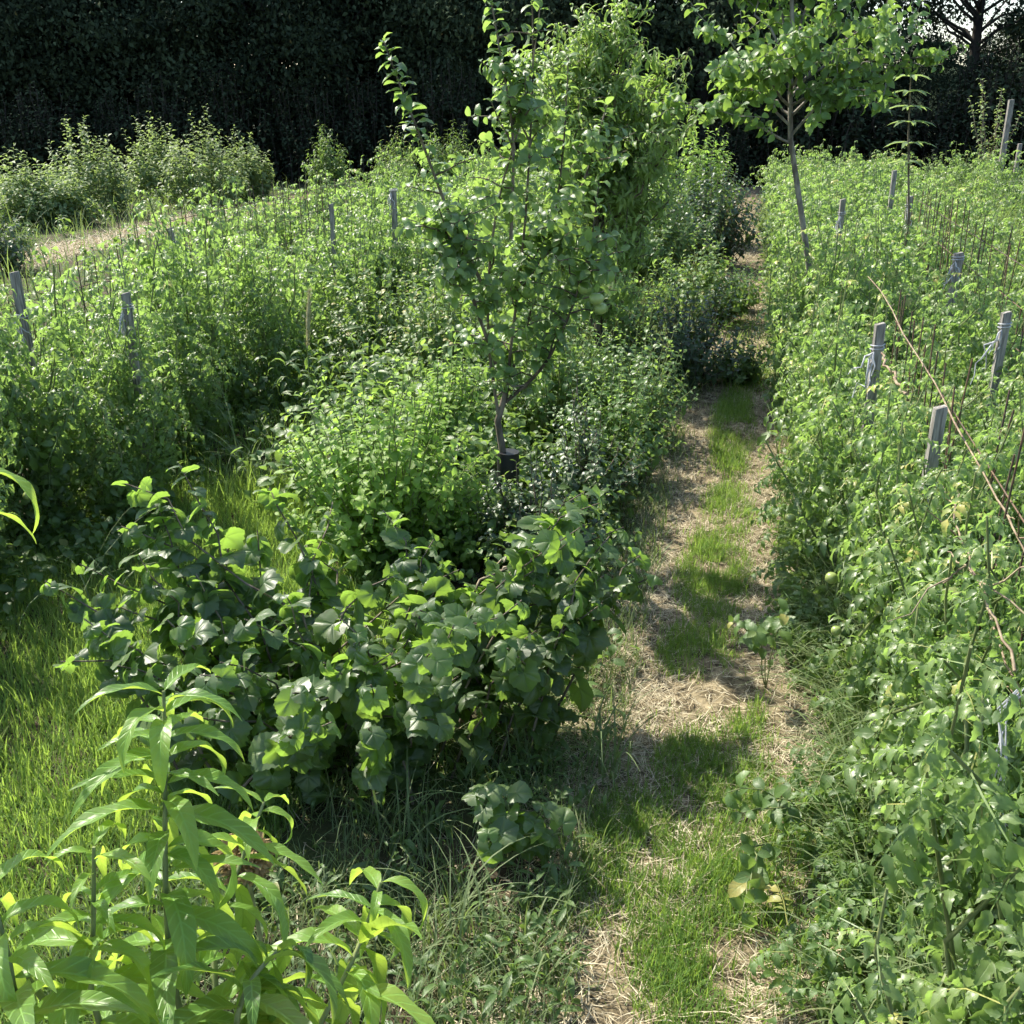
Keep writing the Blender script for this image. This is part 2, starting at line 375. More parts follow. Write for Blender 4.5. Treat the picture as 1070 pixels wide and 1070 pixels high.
# ------------------------------------------------------------------ ground
def build_ground():
    def axis(segs):
        return np.concatenate([np.arange(a, b, s) for a, b, s in segs] + [[segs[-1][1]]])
    xs = axis([(-400, -60, 20), (-60, -14, 2), (-14, -4, .5), (-4, 5, .07), (5, 14, .5), (14, 60, 2), (60, 400, 20)])
    ys = axis([(-300, -40, 20), (-40, 0, 2), (0, 9, .07), (9, 30, .35), (30, 60, 2), (60, 500, 20)])
    X, Y = np.meshgrid(xs, ys); g = Geo(); k = len(xs)
    v = np.stack([X, Y, gz(X, Y)], -1).reshape(-1, 3)
    i = np.arange(len(ys) - 1)[:, None] * k; j = np.arange(k - 1)[None]
    f = np.stack([i + j, i + j + 1, i + k + j + 1, i + k + j], -1).reshape(-1, 4)
    g.add(v, [f], np.zeros((len(v), 3)))
    m, nt, N = new_mat('garden_soil')
    tc = N('ShaderNodeTexCoord'); sx = N('ShaderNodeSeparateXYZ'); link(nt, tc.outputs['Object'], sx.inputs[0])
    def noise(s, d=4):
        n = N('ShaderNodeTexNoise'); n.inputs['Scale'].default_value = s; n.inputs['Detail'].default_value = d
        link(nt, tc.outputs['Object'], n.inputs['Vector']); return n.outputs['Fac']
    n1, n2, n3, n4 = noise(2.2), noise(14, 6), noise(70, 4), noise(.5, 2)
    u = mth(nt, 'SUBTRACT', sx.outputs[0], mth(nt, 'MULTIPLY', sx.outputs[1], SL))
    uw = mth(nt, 'ADD', u, mth(nt, 'MULTIPLY', mth(nt, 'SUBTRACT', n1, .5), .45))
    path = mth(nt, 'SUBTRACT', 1.0, smooth(nt, mth(nt, 'ABSOLUTE', uw), .28, .52))
    lane = mth(nt, 'SUBTRACT', 1.0, smooth(nt, mth(nt, 'ABSOLUTE', mth(nt, 'ADD', uw, 10.3)), .25, .6))
    straw = mixrgb(nt, smooth(nt, n2, .38, .75), mixrgb(nt, smooth(nt, n3, .35, .65), (.055, .042, .026), (.15, .12, .07)), (.30, .245, .15))
    soil = mixrgb(nt, smooth(nt, n2, .3, .7), (.030, .024, .015), (.085, .065, .040))
    moss = mixrgb(nt, smooth(nt, n3, .3, .7), (.035, .055, .016), (.075, .095, .03))
    other = mixrgb(nt, smooth(nt, n1, .42, .6), soil, moss)
    far = smooth(nt, sx.outputs[1], 23, 29)
    other = mixrgb(nt, far, other, mixrgb(nt, n2, (.02, .028, .012), (.045, .055, .022)))
    c = mixrgb(nt, mth(nt, 'MAXIMUM', path, lane), other, straw)
    pb = N('ShaderNodeBsdfPrincipled'); link(nt, c, pb.inputs['Base Color']); pb.inputs['Roughness'].default_value = .9; pb.inputs['Specular IOR Level'].default_value = .2
    bp = N('ShaderNodeBump'); bp.inputs['Strength'].default_value = .8; bp.inputs['Distance'].default_value = .02
    link(nt, mth(nt, 'ADD', n2, mth(nt, 'MULTIPLY', n3, .6)), bp.inputs['Height']); link(nt, bp.outputs[0], pb.inputs['Normal'])
    out = N('ShaderNodeOutputMaterial'); link(nt, pb.outputs[0], out.inputs[0])
    structure(g.build('ground', m))
build_ground()

def scatter(n, u0, u1, y0, y1, mask=None, near=1.0):
    """random ground points in a strip beside the path; near > 1 crowds them towards the camera"""
    y = y0 + (y1 - y0) * rng.random(n) ** near; u = rng.uniform(u0, u1, n); x = u + SL * y
    if mask is not None:
        k = rng.random(n) < mask(x, y, u); x, y = x[k], y[k]
    return np.stack([x, y, gz(x, y) - .004], -1)
def grass(geo, p, l0, l1, w, lean=.35, curve=.9, rb=.5, rs=.2, segs=3, dry=.04):
    m = len(p); L = rng.uniform(l0, l1, m) * (1 + .3 * rng.normal(0, 1, m).clip(-1.5, 2)); r = np.clip(rb + rng.normal(0, rs, m), 0, .85)
    r[rng.random(m) < dry] = 1
    geo.blades(p, L.clip(l0 * .4), w * rng.uniform(.6, 1.3, m), rng.random(m) * 6.283, np.abs(rng.normal(0, lean, m)), rng.normal(curve, .4, m), r, segs, 0, .3)

# green patches of the path, as centre, half axes
PATCH = [(*G(748, 905)[:2], .24, .60), (*G(745, 600)[:2], .16, .5), (*G(760, 540)[:2], .13, .5), (*G(765, 450)[:2], .14, .9), (*G(722, 795)[:2], .12, .16),
         (*G(640, 935)[:2], .16, .13), (*G(790, 760)[:2], .10, .14), (*G(650, 870)[:2], .12, .2), (*G(730, 1010)[:2], .16, .15), (*G(730, 680)[:2], .16, .22), (*G(780, 360)[:2], .25, 1.5)]
def patchmask(x, y):
    b = np.zeros_like(x)
    for cx, cy, a, c in PATCH:
        q = ((x - cx - SL * (y - cy)) / a) ** 2 + ((y - cy) / c) ** 2
        b = np.maximum(b, np.clip(1.35 - q * .8, 0, 1))
    return b
def pathmask(x, y, u):
    n = .6 * vnoise(x * 5, y * 5, 5) + .4 * vnoise(x * 17, y * 17, 4)
    return np.clip(patchmask(x, y) * np.clip(n * 3.2 - .75, .04, 1) + .06 * np.clip(n * 4 - 1.8, 0, 1), 0, 1) * .8
g = Geo()
grass(g, scatter(240000, -.45, .48, 1.5, 9, pathmask, 1.5), .025, .07, .0036, .35, .6, .62, .2)
grass(g, scatter(9000, -.4, .4, 8, 22, pathmask, 1.), .05, .12, .007, .35, .6, .6, .2)
stuff(g.build('path_grass', M_GRASS))
g = Geo()
lane = lambda x, y, u: .6 + .5 * (vnoise(x * 2.5, y * 2.5, 7) > .38)
grass(g, scatter(125000, -3.6, -1.3, 1.3, 6, lane, 1.35), .05, .125, .0048, .3, .8, .55, .22)
grass(g, scatter(12000, -3.7, -1.6, 5.5, 14, lane), .10, .26, .007, .3, .8, .5, .22)
stuff(g.build('lane_grass', M_GRASS))
g = Geo()
strip = lambda x, y, u: .25 + .75 * (vnoise(x * 3, y * 3, 8) > .45)
grass(g, scatter(24000, -1.75, -.28, 1.4, 8, strip, 1.4), .05, .18, .0042, .4, 1.0, .15, .25, 4)  # darker blade tint: the shade of the bushes is put into the colour
grass(g, scatter(5000, -1.75, -.25, 8, 20, strip), .15, .4, .008, .35, 1.0, .45, .25, 4)
grass(g, scatter(24000, .47, 1.5, 1.3, 5, strip), .14, .46, .0058, .4, 1.8, .62, .25, 4)
grass(g, scatter(9000, .35, 2.2, 5, 22, None), .2, .5, .008, .35, 1.1, .5, .25, 4)
grass(g, scatter(14000, 2.0, 11, 4, 26, None), .35, .9, .012, .3, .9, .62, .2, 4)
notlane = lambda x, y, u: np.where(np.abs(u + 10.3) < .6, .04, 1) * 1.0
grass(g, scatter(14000, -17, -3.4, 9, 27, notlane), .12, .5, .012, .35, .9, .58, .2, 4)
stuff(g.build('tall_grass', M_TALLG))
# cut hay lying on the path and on the far mulched strip
def hay(geo, p, l0, l1, w):
    m = len(p); p = p.copy(); p[:, 2] += rng.random(m) * .02
    geo.blades(p, rng.uniform(l0, l1, m), w * rng.uniform(.5, 1.4, m), rng.random(m) * 6.283, rng.normal(1.45, .22, m), rng.normal(.2, .5, m), rng.random(m), 3, 0, .8)
g = Geo()
hm = lambda x, y, u: np.clip(1.15 - .65 * patchmask(x, y), 0, 1) * (.35 + .9 * (vnoise(x * 4, y * 4, 9) > .35)) * np.clip(1.7 - 2.4 * np.abs(u), .05, 1)
hay(g, scatter(60000, -.6, .6, 1.5, 9, hm, 1.5), .03, .11, .0026)
hay(g, scatter(5000, -.5, .5, 8, 18, hm), .06, .2, .006)
hay(g, scatter(2200, -1.7, -.4, 1.4, 6, None), .04, .14, .003)
hay(g, scatter(8000, -10.9, -9.7, 11, 22, None), .1, .35, .012)
stuff(g.build('straw', M_STRAW))
# low weeds filling the edges
def weeds(geo, p, h, n, size, T=T_OVAL, rb=.5):
    m = len(p)
    for k in range(n):
        o = p + rng.normal(0, .05, (m, 3)) * [1, 1, 0]; o[:, 2] += h * rng.random(m) ** .8
        a = rng.random(m) * 6.283
        d = np.stack([np.cos(a), np.sin(a), rng.normal(.15, .4, m)], -1)
        up = np.stack([rng.normal(0, .35, m), rng.normal(0, .35, m), np.ones(m)], -1)
        put(geo, T, o, d, up, size * rng.uniform(.5, 1.4, m), np.clip(rb + rng.normal(0, .22, m), 0, 1))
g = Geo()
weeds(g, scatter(420, .34, .9, 1.4, 6, strip), .24, 9, .15, T_TOMN)
weeds(g, scatter(340, -1.5, -.42, 3.4, 9, strip), .18, 14, .050, rb=.4)
weeds(g, scatter(260, -1.6, -.3, 1.5, 3.4, strip), .12, 12, .055, T_PEACHF, rb=.35)
weeds(g, scatter(500, -3.9, -3.0, 3, 12, None), .22, 14, .055, rb=.4)
weeds(g, scatter(380, .35, 1.2, 6, 20, None), .35, 12, .09, T_OVALF)
weeds(g, scatter(900, -3.1, -1.3, 6.5, 21, None), .62, 12, .11, T_PEACHF, .55)
weeds(g, scatter(260, -2.6, -1.2, 5.2, 8, None), .5, 14, .07, T_OVAL, .55)
weeds(g, scatter(260, -1.6, -.5, 4.2, 9, None), .35, 14, .06, T_OVAL, .5)
weeds(g, scatter(500, -13, -4.8, 10, 26, notlane), .35, 12, .11, T_OVALF, .6)
stuff(g.build('weeds', M_WEED))

# ------------------------------------------------------------------ tomato rows
def fruit_geo(geo, c, r, mat=0):
    a = np.linspace(0, math.pi, 9)
    prof = np.stack([np.sin(a) * r * 1.08, -np.cos(a) * r * .9 - .12 * r * np.exp(-((a - math.pi) / .5) ** 2)], -1)
    n = 14; th = np.arange(n) * 2 * math.pi / n
    rib = 1 + .03 * np.cos(th * 5)
    v = np.stack([prof[:, :1] * np.cos(th) * rib, prof[:, :1] * np.sin(th) * rib, np.repeat(prof[:, 1:], n, 1)], -1).reshape(-1, 3) + c
    i = np.arange(8)[:, None] * n; j = np.arange(n)[None]; j2 = (j + 1) % n
    f = np.stack([i + j, i + j2, i + n + j2, i + n + j], -1).reshape(-1, 4)
    at = np.full((len(v), 3), .5); at[:, 2] = rng.uniform(.3, .8); geo.add(v, [f], at, mat)
def tomato_geo(near, H=1.18, R=.40, n_leaf=95):
    st, lf, fr = Geo(), Geo(), []
    T = T_TOMN if near else T_TOMF
    ns = 8
    for s in range(ns):
        a = s * 6.283 / ns + rng.normal(0, .4); q = rng.uniform(.25, 1)
        tip_ = np.array([math.cos(a) * R * q, math.sin(a) * R * q, H * rng.uniform(.72, 1.05) * (1.08 - .25 * q)])
        b = np.array([math.cos(a) * .04, math.sin(a) * .04, 0])
        pts = curve_pts(b, tip_, 7, 0, .05, .04)
        shoot(st, lf, pts, .008, .003, n_leaf // ns, T, .205 if near else .25, .06, .35, .25, .6, rb=.45, rs=.17)
    if near:
        for k in range(3):
            a = rng.random() * 6.283; fr.append(Geo()); fruit_geo(fr[-1], np.array([math.cos(a) * R * .75, math.sin(a) * R * .75, rng.uniform(.25, .7)]), rng.uniform(.014, .022))
    return st, lf, fr
near_src, far_src = [], []
def tomato_near(k):
    t = thing('tomato_plant', 'x', 'tomato plant', (0, 0, 0))
    st, lf, fr = tomato_geo(True, n_leaf=264 + 8 * k)
    st.build('stems', M_STEM, t); lf.build('foliage', M_TOM, t)
    for f in fr: f.build('tomato', M_TOMF, t)
    return t
def tomato_far(k):
    st, lf, _ = tomato_geo(False, 1.15, .46, 136)
    for f, m in st.f: lf.f.append((f + lf.n, 1))
    lf.v += st.v; lf.a += st.a; lf.n += st.n
    return lf.build('tomato_plant', [M_TOM, M_STEM])
near_src = [tomato_near(k) for k in range(4)]; far_src = [tomato_far(k) for k in range(4)]
used = set()
def tomato(x, y, s, hz, label, group, near):
    i = int(rng.integers(4)); src = (near_src if near else far_src)[i]
    key = (near, i)
    if key in used: o = copy_tree(src)
    else: o = src; used.add(key)
    o.location = (float(x), float(y), float(gz(x, y)) - .01); o.rotation_euler = (float(rng.normal(0, .06)), float(rng.normal(0, .06)), float(rng.random() * 6.283))
    o.scale = (s, s, s * hz); tag(o, label, 'tomato plant', group)
ROWS = [  # u, y from, y to, step, scale, near until, wobble, label, group
    (.74, 1.25, 24, .40, .95, 8.0, .07, 'green tomato plant growing in the dense row along the right edge of the grass path', 'tomato plants beside the path'),
    (1.30, 1.9, 24, .42, 1.02, 7.0, .10, 'green tomato plant on the far side of the path row, just behind the near stakes', 'tomato plants behind the near stakes'),
    (2.05, 2.9, 25, .46, .98, 6.0, .12, 'green tomato plant in the second row right of the path, among the rusty mesh rods', 'tomato plants in the second right row'),
    (3.1, 5.6, 25, .55, 1.0, 0, .15, 'tomato plant in the third row right of the path, beyond the wire mesh', 'tomato plants in the third right row'),
    (4.6, 8.5, 25, .62, 1.0, 0, .2, 'tomato plant in the farthest row at the right side of the garden', 'tomato plants in the far right row'),
    (-3.52, 2.5, 22, .40, 1.04, 8.0, .10, 'tomato plant on the shaded side of the row left of the mown grass strip', 'tomato plants along the grass strip'),
    (-4.25, 3.2, 22, .44, 1.12, 6.0, .14, 'sunlit tomato plant at the back of the staked double row on the left', 'tomato plants at the back of the left row'),
    (-6.2, 12.6, 21, .60, 1.08, 0, .15, 'tomato plant in the row behind the left double row, before the straw strip', 'tomato plants before the straw strip'),
]
for u, y0, y1, st_, sc, nu, wb, lab, grp in ROWS:
    y = y0
    while y < y1:
        x = u + SL * y + rng.normal(0, wb)
        tomato(x, y + rng.normal(0, .08), sc * rng.uniform(.84, 1.14), rng.uniform(.82, 1.20), lab, grp, y < nu)
        y += st_ * (1.0 if y < 9 else 1.25) * rng.uniform(.85, 1.15)

# ------------------------------------------------------------------ stakes, rods, canes
def box(geo, c0, c1, w, d, tilt=(0, 0), cap=.006):
    x, y = w / 2, d / 2; z0, z1 = c0[2], c1[2]
    lv = [(z0, 1), (z0 + (z1 - z0) * .33, 1.02), (z0 + (z1 - z0) * .66, .98), (z1 - cap, 1), (z1, .86)]
    v = []
    for z, s in lv:
        t = (z - z0) / (z1 - z0); cx, cy = c0[0] + (c1[0] - c0[0]) * t, c0[1] + (c1[1] - c0[1]) * t
        for sx, sy in ((-1, -1), (1, -1), (1, 1), (-1, 1)): v.append((cx + sx * x * s, cy + sy * y * s, z + (0.004 * sx if z == z1 else 0)))
    f = [[4 * k + i, 4 * k + (i + 1) % 4, 4 * k + 4 + (i + 1) % 4, 4 * k + 4 + i] for k in range(4) for i in range(4)] + [[16, 17, 18, 19], [3, 2, 1, 0]]
    a = np.full((20, 3), .5); geo.add(np.array(v, float), [np.array(f)], a)
def stake(px, py, h, label, twine=0, w=.05, lean=(0, 0), name='wooden_stake', group='wooden stakes in the tomato rows', cover=.30, dist=0):
    q = P(px, py, dist) if dist else G(px, py, h); h = q[2]; w = w * .66; t = thing(name, label, 'stake', (q[0] - lean[0], q[1] - lean[1], 0), group)
    g = Geo(); box(g, (0, 0, -.2), (lean[0], lean[1], h), w, w * .75); g.build('post', M_STAKE, t, smooth=False)
    if twine:
        g = Geo(); zt = h - twine
        a = np.linspace(0, 4 * math.pi, 26)
        g.tube(np.stack([np.cos(a) * w * .74 + lean[0], np.sin(a) * w * .66 + lean[1], zt + a * .0025], -1), .003, 5, .7)
        for k in range(5):
            e = rng.normal(0, .035, 3); e[2] = -rng.uniform(.08, .28); s0 = np.array([-w * .5 + lean[0], -w * .6 + lean[1], zt])
            g.tube(curve_pts(s0, s0 + e, 7, .0, .08), [.002, .004, .005, .004, .003, .003, .002], 4, rng.random())
        g.build('twine', M_TWINE, t)
    if cover: COVER.append((q[0] + rng.normal(0, .05), q[1] - cover * (1 if q[0] < 0 else .6), h))
    return t
COVER = []
stake(920, 338, 1.28, 'grey weathered stake with a knot of white twine, second stake up the right row', .12, .062)
stake(983, 425, 1.22, 'grey stake with loose white plastic twine low on it, nearest in the right row', .30, .060, (.02, .0), cover=.17)
stake(881, 208, 1.34, 'weathered stake in the first right row, just right of the young tree trunk', .14, .07)
stake(951, 205, 1.34, 'reddish grey stake in the right rows under the thin whorled sapling', .1, .07)
stake(935, 178, 1.36, 'small far brown stake near the hedge end of the right rows', 0, .08)
stake(1002, 264, 1.30, 'pale topped stake standing beside the rusty mesh rods at the right', .05, .075)
stake(1052, 326, 1.25, 'grey stake near the right edge of the picture, above the red cane', .08, .06)
stake(15, 284, 1.30, 'tall grey stake at the left edge with its top clear of the tomato leaves', .26, .07, (-.02, 0), cover=0)
stake(131, 306, 1.22, 'brown stake with a bright V of white twine in the left row', .09, .062)
stake(178, 238, 1.30, 'slim grey stake among the thin rods in the left row', .12, .06)
stake(346, 213, 1.30, 'thin far stake in the middle of the left row', 0, .06)
stake(411, 198, 1.32, 'short grey stake at the far end of the left row, below the apple shoot', .02, .085)
COVER.append((2.14, 7.45, 1.45))
for cx, cy_, hh in COVER:
    left = cx < SL * cy_ - 2
    k = 5 if left else (0 if cx < SL * cy_ + 1.15 else 2)
    for dx in ((-.06, .10) if not left else (0,)):
        tomato(cx + dx, cy_, (hh - (.12 if left else .10)) / 1.15, 1.0, ROWS[k][7], ROWS[k][8], cy_ < 8)
def mesh_panel(u0, ya, yb, h, label, du=0.0):
    p = UV(u0, ya); t = thing('wire_mesh_panel', label, 'mesh panel', (p[0], p[1], 0), 'rusty mesh panels holding up the tomatoes')
    g = Geo(); n = int((yb - ya) / .16); L = yb - ya
    for k in range(n + 1):
        y = k * .16 + rng.normal(0, .02); hh = h * (1 + rng.normal(0, .035)); e = rng.normal(0, .03, 2)
        g.tube([(SL * y, y, 0), (SL * y + e[0] * .5, y, hh * .5), (SL * y + e[0], y + e[1], hh)], .0035, 5, rng.random())
    g.build('upright_rods', M_ROD, t)
    g = Geo()
    for z in np.arange(.2, h - .1, .22):
        g.tube([(SL * y + .006, y, z) for y in np.linspace(0, L, 8)], .003, 5, rng.random())
    g.build('cross_wires', M_ROD, t)
mesh_panel(.86, 2.0, 5.6, 1.24, 'rusty upright mesh rods around the near stakes of the right row')
mesh_panel(1.62, 4.6, 10.2, 1.42, 'row of thin dark rods above the leaves at the right edge')
mesh_panel(-4.15, 4.3, 7.4, 1.26, 'thin dark rods beside the leftmost tall grey stake')
mesh_panel(-4.45, 7.8, 12.5, 1.42, 'thin rods standing above the leaves in front of the straw strip')
def cane(name, pts, r0, r1, label, cat='cane', mat=M_RED, twigs=0):
    g = Geo(); pts = np.array(pts); g0 = pts[0].copy(); loc = pts[0] * [1, 1, 0]
    n = len(pts); tt = np.linspace(0, 1, 16); fine = np.stack([np.interp(tt, np.linspace(0, 1, n), pts[:, i]) for i in range(3)], -1)
    fine += rng.normal(0, .006, fine.shape); fine -= loc
    g.tube(fine, np.linspace(r0, r1, 16) * (1 + .2 * (np.arange(16) % 4 == 0)), 6, .5)
    for k in range(twigs):
        o, ax = along(fine, np.array([rng.random()])); e = o[0] + rng.normal(0, .08, 3)
        g.tube(curve_pts(o[0], e, 4, 0, .05), [.003, .0025, .002, .0012], 4, rng.random())
    o = g.build(name, mat); o.location = [float(c) for c in loc]; tag(o, label, cat); return o
cane('fallen_cane', [P(1090, 605, 2.6), P(1040, 520, 3.0), P(975, 400, 3.9), P(910, 288, 5.4)], .0036, .0028, 'long tan cane lying diagonally over the right tomato row', twigs=5)
cane('bramble_cane', [P(1066, 735, 2.15), P(1020, 600, 2.6), P(985, 508, 3.1)], .0032, .0026, 'shorter reddish dry stem leaning under the long tan cane', 'cane', twigs=3)
cane('dead_vine', [P(1063, 700, 2.0), P(1015, 585, 2.3), P(990, 610, 2.32)], .0035, .002, 'thin dead vine curling at the right edge below the canes', 'dead vine', twigs=4)
cane('tan_stick', [P(945, 412, 4.0), P(920, 370, 4.5)], .006, .005, 'short pale stick slanting in front of the twine-tied stake', 'stick')
g = Geo()
p0 = P(1066, 722, 2.0); pp = np.array([p0, P(1052, 742, 2.0), P(1046, 800, 1.95), P(1043, 838, 1.92)])
for k in range(5): g.tube(np.concatenate([pp + rng.normal(0, .011, pp.shape), [P(1030 + 8 * k, 880 + rng.normal(0, 14), 1.93)]]), [.0014, .002, .002, .0014, .0007], 5, rng.random())
tag(g.build('plastic_string', M_TWINE), 'frayed bluish white plastic string hanging at the right edge', 'string')

# ------------------------------------------------------------------ foreground peach
def peach():
    base = np.array([-.42, 1.12, 0.]); t = thing('peach_tree', 'young peach tree with long drooping bright leaves in the near left corner', 'tree', base)
    fork = np.array([-.42, 1.12, .55])
    g = Geo(); g.tube(np.array([base + [0, 0, -.05], base + [.01, 0, .3], fork]) - base, [.022, .019, .016], 8, .5); g.build('trunk', M_BARK, t)
    def sh(pts, n, size, r0=.0058, t0=.15, droop=.0, rise=.42, tip=.6, jit=.15, rb=.62):
        st, lf = Geo(), Geo(); pts = np.array(pts) - base
        tt = np.linspace(0, 1, 12); k = np.linspace(0, 1, len(pts))
        fine = np.stack([np.interp(tt, k, pts[:, i]) for i in range(3)], -1)
        for _ in range(2): fine[1:-1] = (fine[:-2] + 2 * fine[1:-1] + fine[2:]) / 4
        shoot(st, lf, fine, r0, .0025, n, T_PEACH, size, t0, rise, droop, tip, rb=rb, jit=jit, sides=7)
        s = st.build('branch', M_STEM, t); lf.build('leaves', M_PEACH, s)
    sh([fork, P(176, 1040, 1.16), P(172, 900, 1.22), P(173, 800, 1.27), P(171, 722, 1.30)], 54, .175, t0=.10)
    sh([fork, P(90, 1070, 1.08), P(98, 980, 1.12), P(98, 885, 1.15)], 30, .155, t0=.2)
    sh([fork, P(330, 1075, 1.18), P(372, 1000, 1.28), P(398, 922, 1.34)], 28, .205, t0=.25, droop=.2)
    sh([fork, P(215, 1000, 1.3), P(252, 900, 1.42), P(276, 838, 1.48)], 20, .165, t0=.4, droop=.2)
    sh([fork, P(-90, 900, 1.1), P(-80, 650, 1.2), P(-26, 484, 1.3)], 15, .18, t0=.55, droop=.1)
    sh([fork, P(20, 1080, 1.0), P(10, 1000, 1.03), P(-10, 930, 1.06)], 22, .18, t0=.3)
    sh([fork, P(240, 1080, 1.08), P(262, 1020, 1.12), P(300, 985, 1.18)], 24, .18, t0=.3, rb=.35)
peach()

# ------------------------------------------------------------------ currant bush with broad leaves
def currant():
    base = np.array([-.62, 3.15, 0]); t = thing('currant_bush', 'broad leaved currant bush with glossy dark leaves in the left foreground', 'bush', base)
    st, lf = Geo(), Geo()
    tips = [(135, 545, 3.55), (192, 525, 3.6), (285, 548, 3.7), (55, 650, 3.1), (95, 690, 2.95), (210, 640, 3.3), (330, 620, 3.5), (402, 572, 3.6), (455, 602, 3.5), (260, 690, 3.0), (360, 690, 3.0),
            (440, 680, 3.05), (520, 645, 3.4), (610, 553, 3.65), (668, 618, 3.55), (628, 670, 3.3), (560, 700, 3.1), (480, 750, 2.85), (390, 760, 2.75), (310, 770, 2.65), (215, 750, 2.75), (570, 640, 3.4), (150, 620, 3.3),
            (240, 590, 3.8), (350, 560, 4.0), (480, 630, 3.9), (130, 740, 2.8), (590, 610, 3.3), (420, 640, 3.3), (300, 660, 3.2), (180, 690, 3.0), (530, 720, 2.95), (90, 630, 3.3), (350, 800, 2.6),
            (520, 690, 2.9), (475, 700, 2.8), (545, 670, 3.05), (600, 655, 3.2), (450, 730, 2.7), (635, 600, 3.5), (590, 575, 3.6), (655, 650, 3.4), (575, 590, 3.4), (625, 565, 3.6), (650, 590, 3.55), (610, 590, 3.3), (680, 640, 3.5), (630, 640, 3.4)]
    for px, py, y in tips + [(px + rng.normal(0, 28), py + 45, y - .1) for px, py, y in tips[:26] if px < 560]:
        e = P(px, py, y) - base + [0, 0, .15]
        b = np.array([rng.normal(0, .2) + .35 * e[0], rng.normal(0, .12) + .2 * e[1], 0])
        pts = curve_pts(b, e, 7, 0, .03, .12)
        n = int(10 + 12 * min(1.3, np.linalg.norm(e)))
        shoot(st, lf, pts, .006, .0022, n, T_LOBED, .118, .18, .15, .52, .70, rb=.42, rs=.24, jit=.42)
    st.build('stems', M_BARK, t); lf.build('leaves', M_CURR, t)
currant()
def lowplant():
    q = G(530, 905); t = thing('broadleaf_sapling', 'small low plant with a few broad grey green leaves beside the path', 'plant', q)
    st, lf = Geo(), Geo()
    for px, py, y in ((500, 835, 2.55), (530, 830, 2.6), (570, 840, 2.6), (560, 870, 2.5), (510, 880, 2.45), (585, 870, 2.55)):
        shoot(st, lf, curve_pts((0, 0, 0), P(px, py, y) - q, 5, 0, .03, .1), .005, .002, 6, T_LOBED, .095, .45, .25, .1, .8, rb=.6)
    st.build('stems', M_STEM, t); lf.build('leaves', M_CURR, t)
lowplant()

# ------------------------------------------------------------------ middle strip shrubs
bush('lime_green_bush', 'bright lime green bush with small leaves left of the apple trunk', 'bush', G(405, 592), (M_STEM, M_LIME), R=.66, H=1.18, shoots=110, per=30, T=T_OVAL, size=.066, rb=.62, t0=.12)
MS = [
    (552, 596, .28, .52, 26, 22, .046, M_WEED, 'berry_shrub', 'small weedy shrub growing up against the front of the black trunk guard'),
    (492, 590, .30, .60, 26, 22, .050, M_LIME, 'berry_shrub', 'small lime shrub in front of the trunk guard, behind the currant bush'),
    (772, 402, .34, .42, 22, 20, .055, M_WEED, 'sprawling_shrub', 'low leafy shrub sprawling half across the middle of the path'),
    (763, 325, .36, .50, 24, 20, .065, M_DARKSH, 'sprawling_shrub', 'low dark shrub leaning over the path before its far end'),
    (560, 600, .40, .62, 34, 24, .048, M_DARKSH, 'currant_shrub', 'shaded shrub behind the right tip of the currant bush'),
    (640, 505, .45, .78, 40, 24, .052, M_APPLE, 'berry_shrub', 'shrub with pale undersides at the path edge right of the trunk guard'),
    (470, 500, .40, .85, 40, 24, .060, M_LIME, 'berry_shrub', 'small bright shrub touching the left of the trunk guard'),
    (470, 420, .60, 1.15, 50, 24, .065, M_WEED, 'berry_shrub', 'green shrub behind the lime green bush'),
    (395, 400, .65, 1.0, 50, 24, .065, M_WEED, 'berry_shrub', 'leafy shrub between the lime green bush and the left tomato row'),
    (520, 350, .75, 1.45, 50, 24, .075, M_APPLE, 'berry_shrub', 'green shrub seen between the forked limbs of the apple tree'),  # px,py of the base, R, H, shoots, per, size, materials, name, label
    (610, 540, .42, .75, 34, 24, .050, M_DARKSH, 'currant_shrub', 'low grey green shrub right behind the black tree guard'),
    (660, 465, .55, 1.0, 40, 24, .050, M_APPLE, 'berry_shrub', 'rounded green shrub between apple tree and path, full of pale glints'),
    (580, 465, .55, 1.15, 40, 22, .055, M_APPLE, 'berry_shrub', 'leafy shrub directly behind the apple trunk fork'),
    (712, 400, .72, .85, 44, 24, .060, M_DARKSH, 'currant_shrub', 'dark shrub overhanging the left edge of the path halfway along'),
    (640, 380, .75, 1.5, 50, 24, .060, M_APPLE, 'berry_shrub', 'mid green shrub just behind the hanging green apples'),
    (735, 335, .75, .85, 46, 24, .070, M_WEED, 'berry_shrub', 'low bright shrub spreading on the path edge before the dark glossy bush'),
    (738, 280, 1.0, 1.45, 70, 26, .085, M_DARKSH, 'glossy_shrub', 'large dark glossy shrub beside the far narrow end of the path'),
    (680, 300, .85, 1.55, 70, 26, .080, M_WEED, 'berry_shrub', 'tall fresh green shrub left of the dark glossy bush'),
    (720, 255, .9, 1.9, 70, 26, .095, M_LIME, 'berry_shrub', 'tallest pale green shrub at the far end beside the path'),
    (600, 330, .8, 1.5, 56, 24, .070, M_LIME, 'berry_shrub', 'yellowish green shrub at the foot of the dense lime tree'),
    (450, 300, .7, .9, 40, 22, .080, M_WEED, 'berry_shrub', 'low green shrub half hidden left of the apple crown'),
    (560, 262, 1.0, 1.5, 60, 24, .10, M_WEED, 'berry_shrub', 'round green shrub far behind the apple tree'),
]
for px, py, R, H, s, per, sz, mt, nm, lab in MS:
    bush(nm, lab, 'bush', G(px, py), (M_STEM if mt is not M_DARKSH else M_BARK, mt), R=R * 1.05, H=H * 1.08, shoots=int(s * 1.5), per=per, T=T_OVAL, size=sz * 1.12, rb=.5, t0=.1)

